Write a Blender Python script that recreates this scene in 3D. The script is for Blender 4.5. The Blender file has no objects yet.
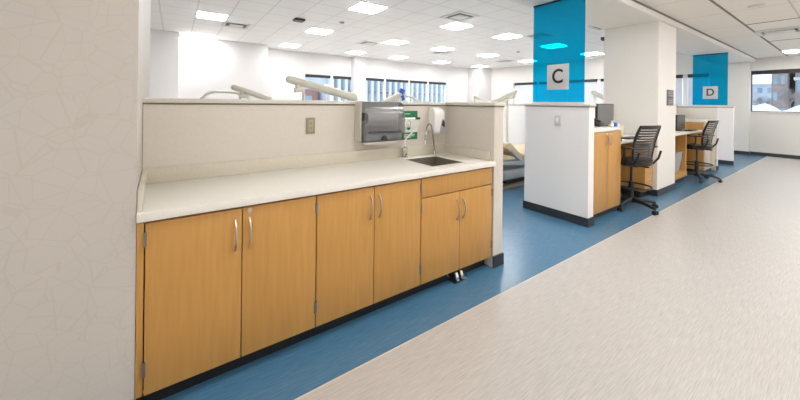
import bpy, bmesh, math, random
from mathutils import Vector, Matrix
random.seed(4)
scene = bpy.context.scene
col = scene.collection
# ------------------------------------------------------------------ camera
H = 1.40
F_PX, CX, HY, ROLL = 321.7, 400.0, 103.0, 0.0115
ax = math.atan2(460.0, F_PX)
cam_d = bpy.data.cameras.new('camera')
cam = bpy.data.objects.new('camera', cam_d); col.objects.link(cam)
cam_d.sensor_fit = 'HORIZONTAL'; cam_d.sensor_width = 36.0
cam_d.lens = F_PX / 800.0 * 36.0
cam_d.shift_y = -(200.0 - HY) / 800.0
cam_d.clip_start = 0.05; cam_d.clip_end = 500
fwv = Vector((math.cos(ax), math.sin(ax), 0)); rt = Vector((math.sin(ax), -math.cos(ax), 0)); up = Vector((0, 0, 1))
R = Matrix((rt, up, -fwv)).transposed()
cam.matrix_world = Matrix.Translation((0, 0, H)) @ (R @ Matrix.Rotation(ROLL, 3, 'Z')).to_4x4()
scene.camera = cam
# ------------------------------------------------------------------ world, exposure
w = bpy.data.worlds.new('World'); scene.world = w; w.use_nodes = True
wn = w.node_tree.nodes; wl = w.node_tree.links
bg = wn['Background']
tc = wn.new('ShaderNodeTexCoord'); sx = wn.new('ShaderNodeSeparateXYZ'); cr = wn.new('ShaderNodeValToRGB')
wl.new(tc.outputs['Generated'], sx.inputs[0]); wl.new(sx.outputs[2], cr.inputs[0]); wl.new(cr.outputs[0], bg.inputs[0])
cr.color_ramp.elements[0].position = 0.0; cr.color_ramp.elements[0].color = (0.93, 0.96, 1, 1)
cr.color_ramp.elements[1].position = 0.7; cr.color_ramp.elements[1].color = (0.75, 0.86, 1, 1)
bg.inputs[1].default_value = 0.27
LAMP_OP = 5.9          # operatory luminaires
LAMP_AISLE = 3.05       # aisle luminaires, the seen one and the added unseen ones
vs = scene.view_settings
vs.view_transform = 'Standard'; vs.look = 'None'; vs.gamma = 1; vs.use_curve_mapping = False
vs.exposure = 2.86

# ------------------------------------------------------------------ materials
def mat(name, c, rough=0.5, metal=0.0, spec=0.5, **kw):
    m = bpy.data.materials.new(name); m.use_nodes = True
    b = m.node_tree.nodes['Principled BSDF']
    b.inputs['Base Color'].default_value = (*c, 1); b.inputs['Roughness'].default_value = rough
    b.inputs['Metallic'].default_value = metal; b.inputs['Specular IOR Level'].default_value = spec
    for k, v in kw.items(): b.inputs[k].default_value = v
    return m
def nodes(m): return m.node_tree.nodes, m.node_tree.links, m.node_tree.nodes['Principled BSDF']
def noise_mat(name, c1, c2, scale=(1, 1, 1), ns=5.0, detail=4, rough=0.5, spec=0.5, bump=0.0, lo=0.35, hi=0.65, metal=0.0):
    m = mat(name, c1, rough, metal, spec); n, l, b = nodes(m)
    t = n.new('ShaderNodeTexCoord'); mp = n.new('ShaderNodeMapping'); mp.inputs['Scale'].default_value = scale
    no = n.new('ShaderNodeTexNoise'); no.inputs['Scale'].default_value = ns; no.inputs['Detail'].default_value = detail
    r = n.new('ShaderNodeValToRGB'); r.color_ramp.elements[0].position = lo; r.color_ramp.elements[1].position = hi
    r.color_ramp.elements[0].color = (*c1, 1); r.color_ramp.elements[1].color = (*c2, 1)
    l.new(t.outputs['Object'], mp.inputs[0]); l.new(mp.outputs[0], no.inputs['Vector']); l.new(no.outputs[0], r.inputs[0]); l.new(r.outputs[0], b.inputs['Base Color'])
    if bump:
        bm_ = n.new('ShaderNodeBump'); bm_.inputs['Strength'].default_value = bump; bm_.inputs['Distance'].default_value = 0.002
        l.new(no.outputs[0], bm_.inputs['Height']); l.new(bm_.outputs[0], b.inputs['Normal'])
    return m
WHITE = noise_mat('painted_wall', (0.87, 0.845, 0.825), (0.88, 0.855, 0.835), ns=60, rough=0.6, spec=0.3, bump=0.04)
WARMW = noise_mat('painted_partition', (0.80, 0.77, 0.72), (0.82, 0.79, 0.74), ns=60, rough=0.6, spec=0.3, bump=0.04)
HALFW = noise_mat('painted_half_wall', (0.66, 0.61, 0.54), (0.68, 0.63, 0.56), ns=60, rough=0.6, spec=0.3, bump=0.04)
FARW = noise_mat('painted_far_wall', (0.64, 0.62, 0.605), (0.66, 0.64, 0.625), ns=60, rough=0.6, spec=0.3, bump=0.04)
AISLEW = noise_mat('painted_aisle_wall', (0.69, 0.67, 0.63), (0.71, 0.69, 0.65), ns=60, rough=0.6, spec=0.3, bump=0.04)
CAPM = noise_mat('solid_surface_cap', (0.66, 0.62, 0.54), (0.72, 0.68, 0.60), ns=150, rough=0.35)
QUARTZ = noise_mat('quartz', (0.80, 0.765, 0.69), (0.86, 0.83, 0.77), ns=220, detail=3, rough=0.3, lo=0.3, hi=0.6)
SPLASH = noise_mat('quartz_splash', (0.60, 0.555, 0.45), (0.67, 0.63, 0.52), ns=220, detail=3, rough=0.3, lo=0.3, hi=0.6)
MAPLE = noise_mat('maple', (0.50, 0.255, 0.062), (0.58, 0.31, 0.085), scale=(9, 9, 0.7), ns=5, detail=6, rough=0.36, spec=0.45, lo=0.25, hi=0.75)
MAPLE_IN = noise_mat('maple_edge', (0.40, 0.20, 0.055), (0.48, 0.25, 0.08), scale=(9, 9, 0.7), ns=5, detail=6, rough=0.45)
BLACK = noise_mat('black_rubber', (0.007, 0.007, 0.008), (0.010, 0.010, 0.011), ns=40, rough=0.45)
DGREY = noise_mat('dark_base', (0.022, 0.026, 0.030), (0.032, 0.037, 0.042), ns=40, rough=0.5)
BLKPL = mat('black_plastic', (0.012, 0.012, 0.013), 0.35)
SLAT = mat('slat_plastic', (0.035, 0.030, 0.025), 0.3)
CHROME = mat('chrome', (0.72, 0.71, 0.69), 0.22, 1.0)
HINGEM = mat('hinge_steel', (0.30, 0.29, 0.28), 0.35, 1.0)
FAUCETM = mat('brushed_faucet', (0.40, 0.37, 0.32), 0.25, 1.0)
NICKEL = mat('satin_nickel', (0.62, 0.58, 0.52), 0.28, 1.0)
STEEL = noise_mat('brushed_steel', (0.34, 0.31, 0.26), (0.42, 0.385, 0.33), scale=(1, 30, 30), ns=20, rough=0.4, metal=0.85)
PLWHITE = mat('white_plastic', (0.86, 0.85, 0.83), 0.35)
PLBEIGE = mat('beige_plastic', (0.66, 0.62, 0.54), 0.4)
DENTAL = mat('dental_enamel', (0.90, 0.85, 0.71), 0.35)
DENTGREY = mat('dental_grey', (0.42, 0.45, 0.46), 0.4)
TANV = noise_mat('tan_vinyl', (0.74, 0.58, 0.36), (0.78, 0.62, 0.40), ns=30, rough=0.45)
BLUEPL = mat('blue_plastic', (0.03, 0.16, 0.62), 0.4)
GREYPL = mat('grey_bin_plastic', (0.38, 0.40, 0.42), 0.45)
SCREEN = mat('screen_glass', (0.15, 0.15, 0.145), 0.3)
SIGNG = noise_mat('brushed_sign_plate', (0.62, 0.61, 0.60), (0.66, 0.65, 0.64), scale=(1, 20, 1), ns=20, rough=0.4)
SIGNK = mat('sign_letter_black', (0.02, 0.02, 0.022), 0.5)
PLAQUE = mat('plaque_grey', (0.13, 0.135, 0.13), 0.5)
PLAQUEL = mat('plaque_text', (0.42, 0.42, 0.42), 0.5)
GREEN = mat('sign_green', (0.005, 0.19, 0.07), 0.4)
PAPER = mat('paper', (0.80, 0.79, 0.75), 0.7)
ALM = mat('almond_plate', (0.42, 0.36, 0.20), 0.35)
STEELP = mat('steel_plate', (0.30, 0.27, 0.22), 0.4, 0.6)
YEL = mat('yellow_plastic', (0.80, 0.72, 0.18), 0.5)
WFRAME = mat('window_frame', (0.80, 0.80, 0.80), 0.45)
SHADEB = mat('shade_headrail', (0.02, 0.02, 0.022), 0.5)
VENTW = mat('vent_white', (0.72, 0.71, 0.69), 0.5)
VENTD = mat('vent_dark', (0.20, 0.19, 0.18), 0.7)
DARKR = mat('reveal_and_shadow', (0.22, 0.20, 0.17), 0.7)  # ceiling reveals, and the painted shadow line under the wall caps

def shade_cloth():
    m = mat('shade_cloth', (0.80, 0.80, 0.84), 0.8); n, l, b = nodes(m)
    tr = n.new('ShaderNodeBsdfTranslucent'); tr.inputs[0].default_value = (0.80, 0.82, 0.90, 1)
    mx = n.new('ShaderNodeMixShader'); mx.inputs[0].default_value = 0.35
    l.new(b.outputs[0], mx.inputs[1]); l.new(tr.outputs[0], mx.inputs[2]); l.new(mx.outputs[0], n['Material Output'].inputs[0]); return m
SHADE = shade_cloth()
def glass_mat(name, c, refl=0.06, rough=0.02):
    m = bpy.data.materials.new(name); m.use_nodes = True; n = m.node_tree.nodes; l = m.node_tree.links; n.clear()
    o = n.new('ShaderNodeOutputMaterial'); t = n.new('ShaderNodeBsdfTransparent'); t.inputs[0].default_value = (*c, 1)
    g = n.new('ShaderNodeBsdfGlossy'); g.inputs['Roughness'].default_value = rough
    x = n.new('ShaderNodeMixShader'); x.inputs[0].default_value = refl
    l.new(t.outputs[0], x.inputs[1]); l.new(g.outputs[0], x.inputs[2]); l.new(x.outputs[0], o.inputs[0]); return m
PANE = glass_mat('window_glass', (0.93, 0.96, 0.97), 0.05)
# the blue acrylic is two-sided: each of its two faces tints once
def acrylic():
    m = glass_mat('blue_acrylic', (0.0, 0.69, 0.90), 0.04, 0.01); n = m.node_tree.nodes; l = m.node_tree.links
    d = n.new('ShaderNodeBsdfDiffuse'); d.inputs[0].default_value = (0.0, 0.42, 0.66, 1)
    x = n.new('ShaderNodeMixShader'); x.inputs[0].default_value = 0.22
    prev = n['Mix Shader']; out = n['Material Output']
    l.new(prev.outputs[0], x.inputs[1]); l.new(d.outputs[0], x.inputs[2]); l.new(x.outputs[0], out.inputs[0]); return m
ACRYL = acrylic()
SMOKE = glass_mat('smoke_plastic', (0.66, 0.67, 0.69), 0.13, 0.22)
def smoke():
    n = SMOKE.node_tree.nodes; l = SMOKE.node_tree.links
    d = n.new('ShaderNodeBsdfDiffuse'); d.inputs[0].default_value = (0.13, 0.135, 0.15, 1)
    x = n.new('ShaderNodeMixShader'); x.inputs[0].default_value = 0.22
    l.new(n['Mix Shader'].outputs[0], x.inputs[1]); l.new(d.outputs[0], x.inputs[2]); l.new(x.outputs[0], n['Material Output'].inputs[0])
smoke()

def emis(name, c, s):
    m = bpy.data.materials.new(name); m.use_nodes = True; n = m.node_tree.nodes; l = m.node_tree.links; n.clear()
    o = n.new('ShaderNodeOutputMaterial'); e = n.new('ShaderNodeEmission'); e.inputs[0].default_value = (*c, 1); e.inputs[1].default_value = s
    l.new(e.outputs[0], o.inputs[0]); return m
LAMP1 = emis('lamp_operatory', (0.97, 0.98, 1.0), LAMP_OP)
LAMP2 = emis('lamp_aisle', (1.0, 0.975, 0.955), LAMP_AISLE)

def wallpaper():      # fine web of straight lines
    m = mat('patterned_wallcovering', (0.60, 0.55, 0.48), 0.6, 0, 0.3); n, l, b = nodes(m)
    t = n.new('ShaderNodeTexCoord'); mp = n.new('ShaderNodeMapping'); mp.inputs['Scale'].default_value = (1, 0, 1)
    l.new(t.outputs['Object'], mp.inputs[0])
    def vor(s, wd):
        v = n.new('ShaderNodeTexVoronoi'); v.feature = 'DISTANCE_TO_EDGE'; v.inputs['Scale'].default_value = s
        l.new(mp.outputs[0], v.inputs['Vector'])
        k = n.new('ShaderNodeMath'); k.operation = 'LESS_THAN'; k.inputs[1].default_value = wd; l.new(v.outputs['Distance'], k.inputs[0]); return k
    a = vor(11, 0.018); c = vor(6.3, 0.011)
    mx = n.new('ShaderNodeMath'); mx.operation = 'MAXIMUM'; l.new(a.outputs[0], mx.inputs[0]); l.new(c.outputs[0], mx.inputs[1])
    x = n.new('ShaderNodeMix'); x.data_type = 'RGBA'; x.inputs[6].default_value = (0.565, 0.53, 0.48, 1); x.inputs[7].default_value = (0.54, 0.50, 0.45, 1)
    l.new(mx.outputs[0], x.inputs[0]); l.new(x.outputs[2], b.inputs['Base Color']); return m
WALLP = wallpaper()

def tile_mat(name, base, line, tx, ty, ox, oy, lw, rough=0.8):
    m = mat(name, base, rough, 0, 0.2); n, l, b = nodes(m)
    t = n.new('ShaderNodeTexCoord'); s = n.new('ShaderNodeSeparateXYZ'); l.new(t.outputs['Object'], s.inputs[0])
    def grid(out, T, off):
        a = n.new('ShaderNodeMath'); a.operation = 'SUBTRACT'; a.inputs[1].default_value = off; l.new(out, a.inputs[0])
        d = n.new('ShaderNodeMath'); d.operation = 'DIVIDE'; d.inputs[1].default_value = T; l.new(a.outputs[0], d.inputs[0])
        f = n.new('ShaderNodeMath'); f.operation = 'FRACT'; l.new(d.outputs[0], f.inputs[0])
        k = n.new('ShaderNodeMath'); k.operation = 'LESS_THAN'; k.inputs[1].default_value = lw / T; l.new(f.outputs[0], k.inputs[0]); return k
    gx = grid(s.outputs[0], tx, ox); gy = grid(s.outputs[1], ty, oy)
    mx = n.new('ShaderNodeMath'); mx.operation = 'MAXIMUM'; l.new(gx.outputs[0], mx.inputs[0]); l.new(gy.outputs[0], mx.inputs[1])
    no = n.new('ShaderNodeTexNoise'); no.inputs['Scale'].default_value = 90; l.new(t.outputs['Object'], no.inputs['Vector'])
    r = n.new('ShaderNodeValToRGB'); r.color_ramp.elements[0].color = (*[c * 0.96 for c in base], 1); r.color_ramp.elements[1].color = (*base, 1)
    l.new(no.outputs[0], r.inputs[0])
    x = n.new('ShaderNodeMix'); x.data_type = 'RGBA'; x.inputs[7].default_value = (*line, 1)
    l.new(r.outputs[0], x.inputs[6]); l.new(mx.outputs[0], x.inputs[0]); l.new(x.outputs[2], b.inputs['Base Color']); return m
TILE_OP = tile_mat('ceiling_tiles_operatory', (0.90, 0.885, 0.865), (0.72, 0.705, 0.685), 0.62, 0.655, 0.34, 5.275, 0.025)
TILE_AI = tile_mat('ceiling_tiles_aisle', (0.86, 0.82, 0.76), (0.66, 0.62, 0.56), 1.24, 0.61, 8.05, 0.54, 0.022)

def vinyl(name, c1, c2, c3, sc, rough):
    m = mat(name, c1, rough, 0, 0.5); n, l, b = nodes(m)
    t = n.new('ShaderNodeTexCoord'); mp = n.new('ShaderNodeMapping'); mp.inputs['Scale'].default_value = sc; mp.inputs['Rotation'].default_value = (0, 0, 0.06)
    no = n.new('ShaderNodeTexNoise'); no.inputs['Scale'].default_value = 6; no.inputs['Detail'].default_value = 8; no.inputs['Roughness'].default_value = 0.7
    r = n.new('ShaderNodeValToRGB'); e = r.color_ramp.elements; e[0].position = 0.36; e[1].position = 0.64
    e[0].color = (*c1, 1); e[1].color = (*c3, 1); q = e.new(0.5); q.color = (*c2, 1)
    l.new(t.outputs['Object'], mp.inputs[0]); l.new(mp.outputs[0], no.inputs['Vector']); l.new(no.outputs[0], r.inputs[0]); l.new(r.outputs[0], b.inputs['Base Color'])
    return m
FL_A = vinyl('vinyl_aisle', (0.41, 0.39, 0.36), (0.505, 0.48, 0.45), (0.59, 0.565, 0.535), (1.3, 38, 1), 0.33)
FL_B = vinyl('vinyl_blue', (0.052, 0.150, 0.262), (0.072, 0.190, 0.315), (0.094, 0.230, 0.365), (1.3, 38, 1), 0.27)

# ------------------------------------------------------------------ mesh helpers
class MB:
    def __init__(s): s.bm = bmesh.new()
    def _merge(s, b):
        me = bpy.data.meshes.new('tmp'); b.to_mesh(me); b.free(); s.bm.from_mesh(me); bpy.data.meshes.remove(me)
    def box(s, x0, x1, y0, y1, z0, z1, bev=0.0, seg=2, rot=None, taper=None):
        b = bmesh.new(); bmesh.ops.create_cube(b, size=1)
        for v in b.verts:
            t = 1.0
            if taper and v.co.z > 0: t = taper
            v.co = Vector((v.co.x * (x1 - x0) * t, v.co.y * (y1 - y0) * t, v.co.z * (z1 - z0)))
        if bev: bmesh.ops.bevel(b, geom=b.edges[:], offset=bev, segments=seg, affect='EDGES', profile=0.5)
        M = Matrix.Translation(((x0 + x1) / 2, (y0 + y1) / 2, (z0 + z1) / 2))
        if rot is not None: M = M @ rot
        b.transform(M); s._merge(b); return s
    def cyl(s, p0, p1, r0, r1=None, seg=20):
        r1 = r0 if r1 is None else r1
        p0 = Vector(p0); p1 = Vector(p1); d = p1 - p0; b = bmesh.new()
        bmesh.ops.create_cone(b, cap_ends=True, segments=seg, radius1=r0, radius2=r1, depth=d.length)
        b.transform(Matrix.Translation((p0 + p1) / 2) @ d.to_track_quat('Z', 'Y').to_matrix().to_4x4()); s._merge(b); return s
    def sphere(s, c, r, sc=(1, 1, 1), u=16, v=10):
        b = bmesh.new(); bmesh.ops.create_uvsphere(b, u_segments=u, v_segments=v, radius=r)
        b.transform(Matrix.Translation(c) @ Matrix.Diagonal((*sc, 1))); s._merge(b); return s
    def tube(s, pts, r, seg=12, closed=False, flat=1.0):
        pts = [Vector(p) for p in pts]; n = len(pts); rings = []; bm = s.bm; prev = None
        rr = r if isinstance(r, (list, tuple)) else [r] * n
        for i, p in enumerate(pts):
            if closed: d = (pts[(i + 1) % n] - pts[i - 1]).normalized()
            else: d = (pts[min(i + 1, n - 1)] - pts[max(i - 1, 0)]).normalized()
            if prev is None:
                a = Vector((0, 0, 1)) if abs(d.z) < 0.9 else Vector((1, 0, 0)); u = d.cross(a).normalized()
            else: u = (prev - d * prev.dot(d)).normalized()
            prev = u; v = d.cross(u)
            rings.append([bm.verts.new(p + (u * math.cos(2 * math.pi * k / seg) + v * math.sin(2 * math.pi * k / seg) * flat) * rr[i]) for k in range(seg)])
        m = n if closed else n - 1
        for i in range(m):
            A = rings[i]; B = rings[(i + 1) % n]
            for k in range(seg): bm.faces.new((A[k], A[(k + 1) % seg], B[(k + 1) % seg], B[k]))
        if not closed: bm.faces.new(rings[0][::-1]); bm.faces.new(rings[-1])
        return s
    def lathe(s, prof, c=(0, 0, 0), seg=24):
        bm = s.bm; rings = []
        for r, z in prof: rings.append([bm.verts.new((c[0] + r * math.cos(2 * math.pi * k / seg), c[1] + r * math.sin(2 * math.pi * k / seg), c[2] + z)) for k in range(seg)])
        for A, B in zip(rings, rings[1:]):
            for k in range(seg): bm.faces.new((A[k], A[(k + 1) % seg], B[(k + 1) % seg], B[k]))
        bm.faces.new(rings[0][::-1]); bm.faces.new(rings[-1]); return s
    def prism(s, poly, lo, hi, axis='x', bev=0.0):
        b = bmesh.new()
        def P(a, c, t): return {'x': (t, a, c), 'y': (a, t, c), 'z': (a, c, t)}[axis]
        A = [b.verts.new(P(a, c, lo)) for a, c in poly]; B = [b.verts.new(P(a, c, hi)) for a, c in poly]; n = len(poly)
        b.faces.new(A[::-1]); b.faces.new(B)
        for k in range(n): b.faces.new((A[k], A[(k + 1) % n], B[(k + 1) % n], B[k]))
        bmesh.ops.recalc_face_normals(b, faces=b.faces[:])
        if bev: bmesh.ops.bevel(b, geom=b.edges[:], offset=bev, segments=2, affect='EDGES', profile=0.5)
        s._merge(b); return s
    def build(s, name, m, parent=None, world=False, label=None, smooth=True):
        bm = s.bm; bmesh.ops.recalc_face_normals(bm, faces=bm.faces[:])
        if smooth:
            for f in bm.faces: f.smooth = True
            for e in bm.edges:
                if len(e.link_faces) == 2 and e.calc_face_angle(0) > 0.6: e.smooth = False
        if world and parent is not None:
            o_ = parent; off = Vector((0, 0, 0))
            while o_ is not None: off += o_.location; o_ = o_.parent
            bmesh.ops.translate(bm, verts=bm.verts[:], vec=-off)
        me = bpy.data.meshes.new(name); bm.to_mesh(me); bm.free(); me.materials.append(m)
        o = bpy.data.objects.new(name, me); col.objects.link(o); o.parent = parent
        if label: o['label'] = label
        return o
def tag(o, label, cat, group=None, kind=None):
    o['label'] = label; o['category'] = cat
    if group: o['group'] = group
    if kind: o['kind'] = kind
    return o
def thing(name, loc, label, cat, group=None, rz=0):
    o = bpy.data.objects.new(name, None); o.empty_display_size = 0.1; o.location = loc; o.rotation_euler = (0, 0, rz); col.objects.link(o)
    return tag(o, label, cat, group)
def struct(name, mb, m, parent=None, smooth=False):
    o = mb.build(name, m, parent, world=parent is not None, smooth=smooth)
    if parent is None: o['kind'] = 'structure'
    return o
def copy_tree(o, parent=None):
    c = o.copy(); col.objects.link(c); c.parent = parent
    for ch in list(o.children): copy_tree(ch, c)
    return c
def B(*a, **k): return MB().box(*a, **k)
def letter(name, ch, size, m, parent, origin, basis, depth=0.004, cx='CENTER'):
    cu = bpy.data.curves.new('t', 'FONT'); cu.body = ch; cu.size = size; cu.extrude = depth / 2; cu.align_x = cx; cu.align_y = 'CENTER'; cu.offset = size * 0.016
    t = bpy.data.objects.new('t', cu); col.objects.link(t)
    bpy.context.view_layer.update()
    me = bpy.data.meshes.new_from_object(t.evaluated_get(bpy.context.evaluated_depsgraph_get()))
    bpy.data.objects.remove(t); bpy.data.curves.remove(cu)
    me.transform(Matrix.Translation(origin) @ basis.to_4x4() @ Matrix.Diagonal((.86, 1, 1, 1)) @ basis.to_4x4().inverted() @ basis.to_4x4()); me.materials.clear(); me.materials.append(m)
    o = bpy.data.objects.new(name, me); col.objects.link(o); o.parent = parent; return o
FACE_X = Matrix(((0, 0, -1), (-1, 0, 0), (0, 1, 0)))       # text facing -X, reading along -Y
FACE_Y = Matrix(((1, 0, 0), (0, 0, -1), (0, 1, 0)))        # text facing -Y, reading along +X

# ------------------------------------------------------------------ the room
XE, YB, ZO, ZA = 13.85, 12.05, 3.28, 2.82
XL, YF = -7.0, -2.0
YS = 1.51
struct('floor', B(XL, XE, YF, YS, -0.1, 0), FL_A)
struct('floor', B(XL, XE, YS, 4.6, -0.1, 0), FL_B)
struct('floor', B(XL, XE, 4.6, YB, -0.1, 0), FL_A)  # unseen far floor, made pale vinyl to bounce light onto the ceiling
struct('trim_1', B(XL, XE, YS - 0.004, YS + 0.004, 0, 0.0015), mat('floor_seam', (0.62, 0.58, 0.52), 0.4))
struct('ceiling', B(XL, XE, 2.57, YB, ZO, ZO + 0.1), TILE_OP)
struct('ceiling', B(XL, XE, YF, 1.75, ZA, ZA + 0.1), TILE_AI)
struct('trim_2', B(XL, XE, 1.75, 2.57, 2.72, 3.38), WARMW)                        # bulkhead above the counters
struct('trim_3', B(XL, XE, 1.735, 1.75, 2.80, 2.82), DARKR)
struct('wall_left', MB().prism([(XL, 1.80), (-.133, 1.80), (-.154, 2.40), (-.154, 3.0), (XL, 3.0)], 0, 3.3, 'z'), WALLP)
struct('wall_front', B(XL, XE, YF - 0.1, YF, 0, 3.0), WHITE)
struct('wall_rear', B(XL - 0.1, XL, YF, YB, 0, 3.4), WHITE)
# far wall with its windows (openings)
def wall_openings(name, m, fixed, axis, lo, hi, z1, ops, zb, zt, th):
    mb = MB()
    def bx(a, b_, z0, z1_):
        if b_ - a < 0.005: return
        if axis == 'x': mb.box(a, b_, fixed, fixed + th, z0, z1_)
        else: mb.box(fixed, fixed + th, a, b_, z0, z1_)
    bx(lo, hi, 0, zb); bx(lo, hi, zt, z1)
    c = lo
    for a, b_ in ops: bx(c, a, zb, zt); c = b_
    bx(c, hi, zb, zt)
    return struct(name, mb, m)
ZB, ZT = 1.26, 2.46
OPB = [(4.0, 6.12), (6.62, 11.30)]
wall_openings('wall_back', FARW, YB, 'x', XL, XE + 0.3, 3.38, OPB, ZB, ZT, 0.25)
OPR = [(-1.3, 1.845), (2.7, 9.92)]
wall_openings('wall_right', AISLEW, XE, 'y', YF, YB, 3.38, OPR, ZB, ZT, 0.25)
# masses and pillars
struct('wall_alcove', B(-1.6, 0.07, 10.75, YB, 0, ZO), WHITE)
struct('wall_chase', B(0.07, 2.5, 11.25, YB, 0, ZO), FARW)
struct('wall_column', B(5.95, 6.43, 11.72, YB, 0, ZO), FARW)
struct('wall_corner', B(12.85, XE, 11.3, YB, 0, ZO), FARW)
struct('wall_pilaster', B(13.72, XE, 1.845, 2.5, 0, 2.75), AISLEW)
struct('wall_pillar', B(6.12, 6.95, 1.79, 2.56, 0, 2.72), WARMW)
def baseb(name, *a): struct(name, B(*a, 0, 0.10), DGREY)
baseb('baseboard_pillar', 6.11, 6.96, 1.78, 2.57)
baseb('baseboard_right', XE - 0.012, XE, YF, 1.845)
baseb('baseboard_pilaster', 13.708, XE, 1.833, 2.51)
baseb('baseboard_end', XE - 0.012, XE, 2.51, 11.3)
baseb('baseboard_back', 2.5, 12.85, YB - 0.012, YB)
baseb('baseboard_left', XL, -0.137, 1.788, 1.80)
baseb('baseboard_front', XL, XE, YF, YF + 0.012)

def window(i, axis, fixed, a0, a1, mull, shade=False, frame=WFRAME, fw=.05):
    def bx(mb, a, b_, d0, d1, z0, z1):
        if axis == 'x': mb.box(a, b_, fixed + d0, fixed + d1, z0, z1)
        else: mb.box(fixed + d0, fixed + d1, a, b_, z0, z1)
    mb = MB()
    bx(mb, a0, a1, 0.06, 0.14, ZB, ZB + fw); bx(mb, a0, a1, 0.06, 0.14, ZT - fw, ZT)
    bx(mb, a0, a0 + fw, 0.06, 0.14, ZB + fw, ZT - fw); bx(mb, a1 - fw, a1, 0.06, 0.14, ZB + fw, ZT - fw)
    root = struct('window_%d' % i, mb, frame)
    for m_ in mull:
        q = MB(); bx(q, m_ - 0.06, m_ + 0.06, 0.03, 0.14, ZB + fw, ZT - fw); q.build('mullion', frame, root)
    e = [a0 + fw] + list(mull) + [a1 - fw]
    for k in range(len(e) - 1):
        l_ = e[k] + (0.06 if k else 0); r_ = e[k + 1] - (0.06 if k < len(e) - 2 else 0)
        q = MB(); bx(q, l_, r_, 0.09, 0.10, ZB + fw, ZT - fw); q.build('pane', PANE, root)
        q = MB(); bx(q, l_ + 0.005, r_ - 0.005, 0.0, 0.055, ZT - 0.115, ZT - 0.005); h_ = q.build('headrail', SHADEB, root)
        if shade:
            q = MB(); bx(q, l_ + 0.015, r_ - 0.015, 0.028, 0.031, ZB + 0.06, ZT - 0.115); q.build('shade', SHADE, h_)
    q = MB(); bx(q, a0, a1, -0.03, 0.06, ZB - 0.02, ZB); q.build('window_sill', QUARTZ, root)
window(1, 'x', YB, 4.0, 6.12, [5.11])
window(2, 'x', YB, 6.62, 11.30, [7.62, 8.95, 10.10])
window(3, 'y', XE, 2.7, 9.92, [3.33, 4.65, 5.98, 7.3, 8.62], shade=True)
window(4, 'y', XE, -1.3, 1.845, [0.1], frame=mat('dark_window_frame', (.10, .10, .11), .45), fw=.022)

# ------------------------------------------------------------------ ceiling fittings
def luminaire(x, y, z, lampm, label, group, s=0.29, name='ceiling_light'):
    t = thing(name, (x, y, z), label, 'ceiling light', group)
    f = MB()
    for a in ((-s, s, -s, -s + .018), (-s, s, s - .018, s), (-s, -s + .018, -s + .018, s - .018), (s - .018, s, -s + .018, s - .018)):
        f.box(a[0], a[1], a[2], a[3], -0.012, 0)
    f.build('frame', VENTW, t)
    B(-s + .018, s - .018, -s + .018, s - .018, -0.022, -0.001, bev=.004).build('diffuser', lampm, t)
    return t
XS = [0.65, 3.11, 5.56, 7.50, 9.87, 12.42]
place_x = ['by the left wall', 'second from the left wall', 'third from the left wall', 'fourth from the left wall', 'fifth from the left wall', 'nearest the end wall']
place_y = {5.6: 'in the row nearest the blue panels', 8.22: 'in the middle row', 10.86: 'in the row along the window wall'}
proto = None
for y in (5.6, 8.22, 10.86):
    for i, x in enumerate(XS):
        lb = 'square white ceiling light %s, %s' % (place_y[y], place_x[i])
        if proto is None: t = proto = luminaire(x, y, ZO, LAMP1, lb, 'square ceiling lights over the dental chairs')
        else:
            t = copy_tree(proto); t.location = (x, y, ZO); t['label'] = lb
for x, y in [(-5.2, .85), (-2.6, .85), (.9, .85), (3.0, .85), (4.8, .85), (6.9, -.2), (10.0, -.2), (-4.6, -1.0), (-1.6, -1.0), (1.3, -1.0), (3.9, -1.0), (5.9, -1.0), (7.9, -1.0), (10.3, -1.0), (12.6, -1.0)]:      # unseen fill lamps added over the aisle to brighten walls, counter and floor
    luminaire(x, y, ZA, LAMP2, 'unseen ceiling light added over the aisle as fill', 'square ceiling lights over the aisle')
luminaire(12.70, 0.85, ZA, LAMP2, 'square white ceiling light over the aisle in front of the end window', 'square ceiling lights over the aisle')

def vent(x, y, z, label, sx=0.30, sy=0.30):
    t = thing('air_vent', (x, y, z), label, 'air vent', 'square air vents in the ceiling')
    f = MB(); k = 0.07
    for a in ((-sx, sx, -sy, -sy + k), (-sx, sx, sy - k, sy), (-sx, -sx + k, -sy + k, sy - k), (sx - k, sx, -sy + k, sy - k)): f.box(*a, -0.02, 0, bev=0.003)
    f.build('frame', VENTW, t)
    B(-sx + k, sx - k, -sy + k, sy - k, -0.004, -0.001).build('throat', VENTD, t)
    B(-sx * .5, sx * .5, -sy * .5, sy * .5, -0.03, -0.018, bev=0.003).build('centre_plate', VENTW, t)
    return t
vp = None
for (x, y, lb) in [(1.22, 8.83, 'square air vent in the ceiling above the lit left wall'), (4.98, 8.87, 'square air vent above the pillar between the two far windows'),
                   (5.0, 4.95, 'large square air vent above the paper towel dispenser'), (8.06, 8.9, 'small square air vent right behind a bright ceiling light, over the four-pane window'),
                   (11.78, 8.86, 'square air vent near the far right corner of the ceiling'), (8.1, 5.0, 'square air vent partly seen through the letter C blue panel'),
                   (8.34, 3.45, 'square air vent just behind the bulkhead beside the C panel')]:
    if vp is None: vp = vent(x, y, ZO, lb)
    else:
        c = copy_tree(vp); c.location = (x, y, ZO); c['label'] = lb
t = thing('air_vent', (9.12, 0.86, ZA), 'slotted aisle ceiling diffuser with a dark slot, before the end window', 'air vent')
f = MB()
for a in ((-.28, .28, -.28, -.22), (-.28, .28, .22, .28), (-.28, -.2, -.22, .22), (.2, .28, -.22, .22)): f.box(*a, -0.03, 0, bev=0.004)
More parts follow.
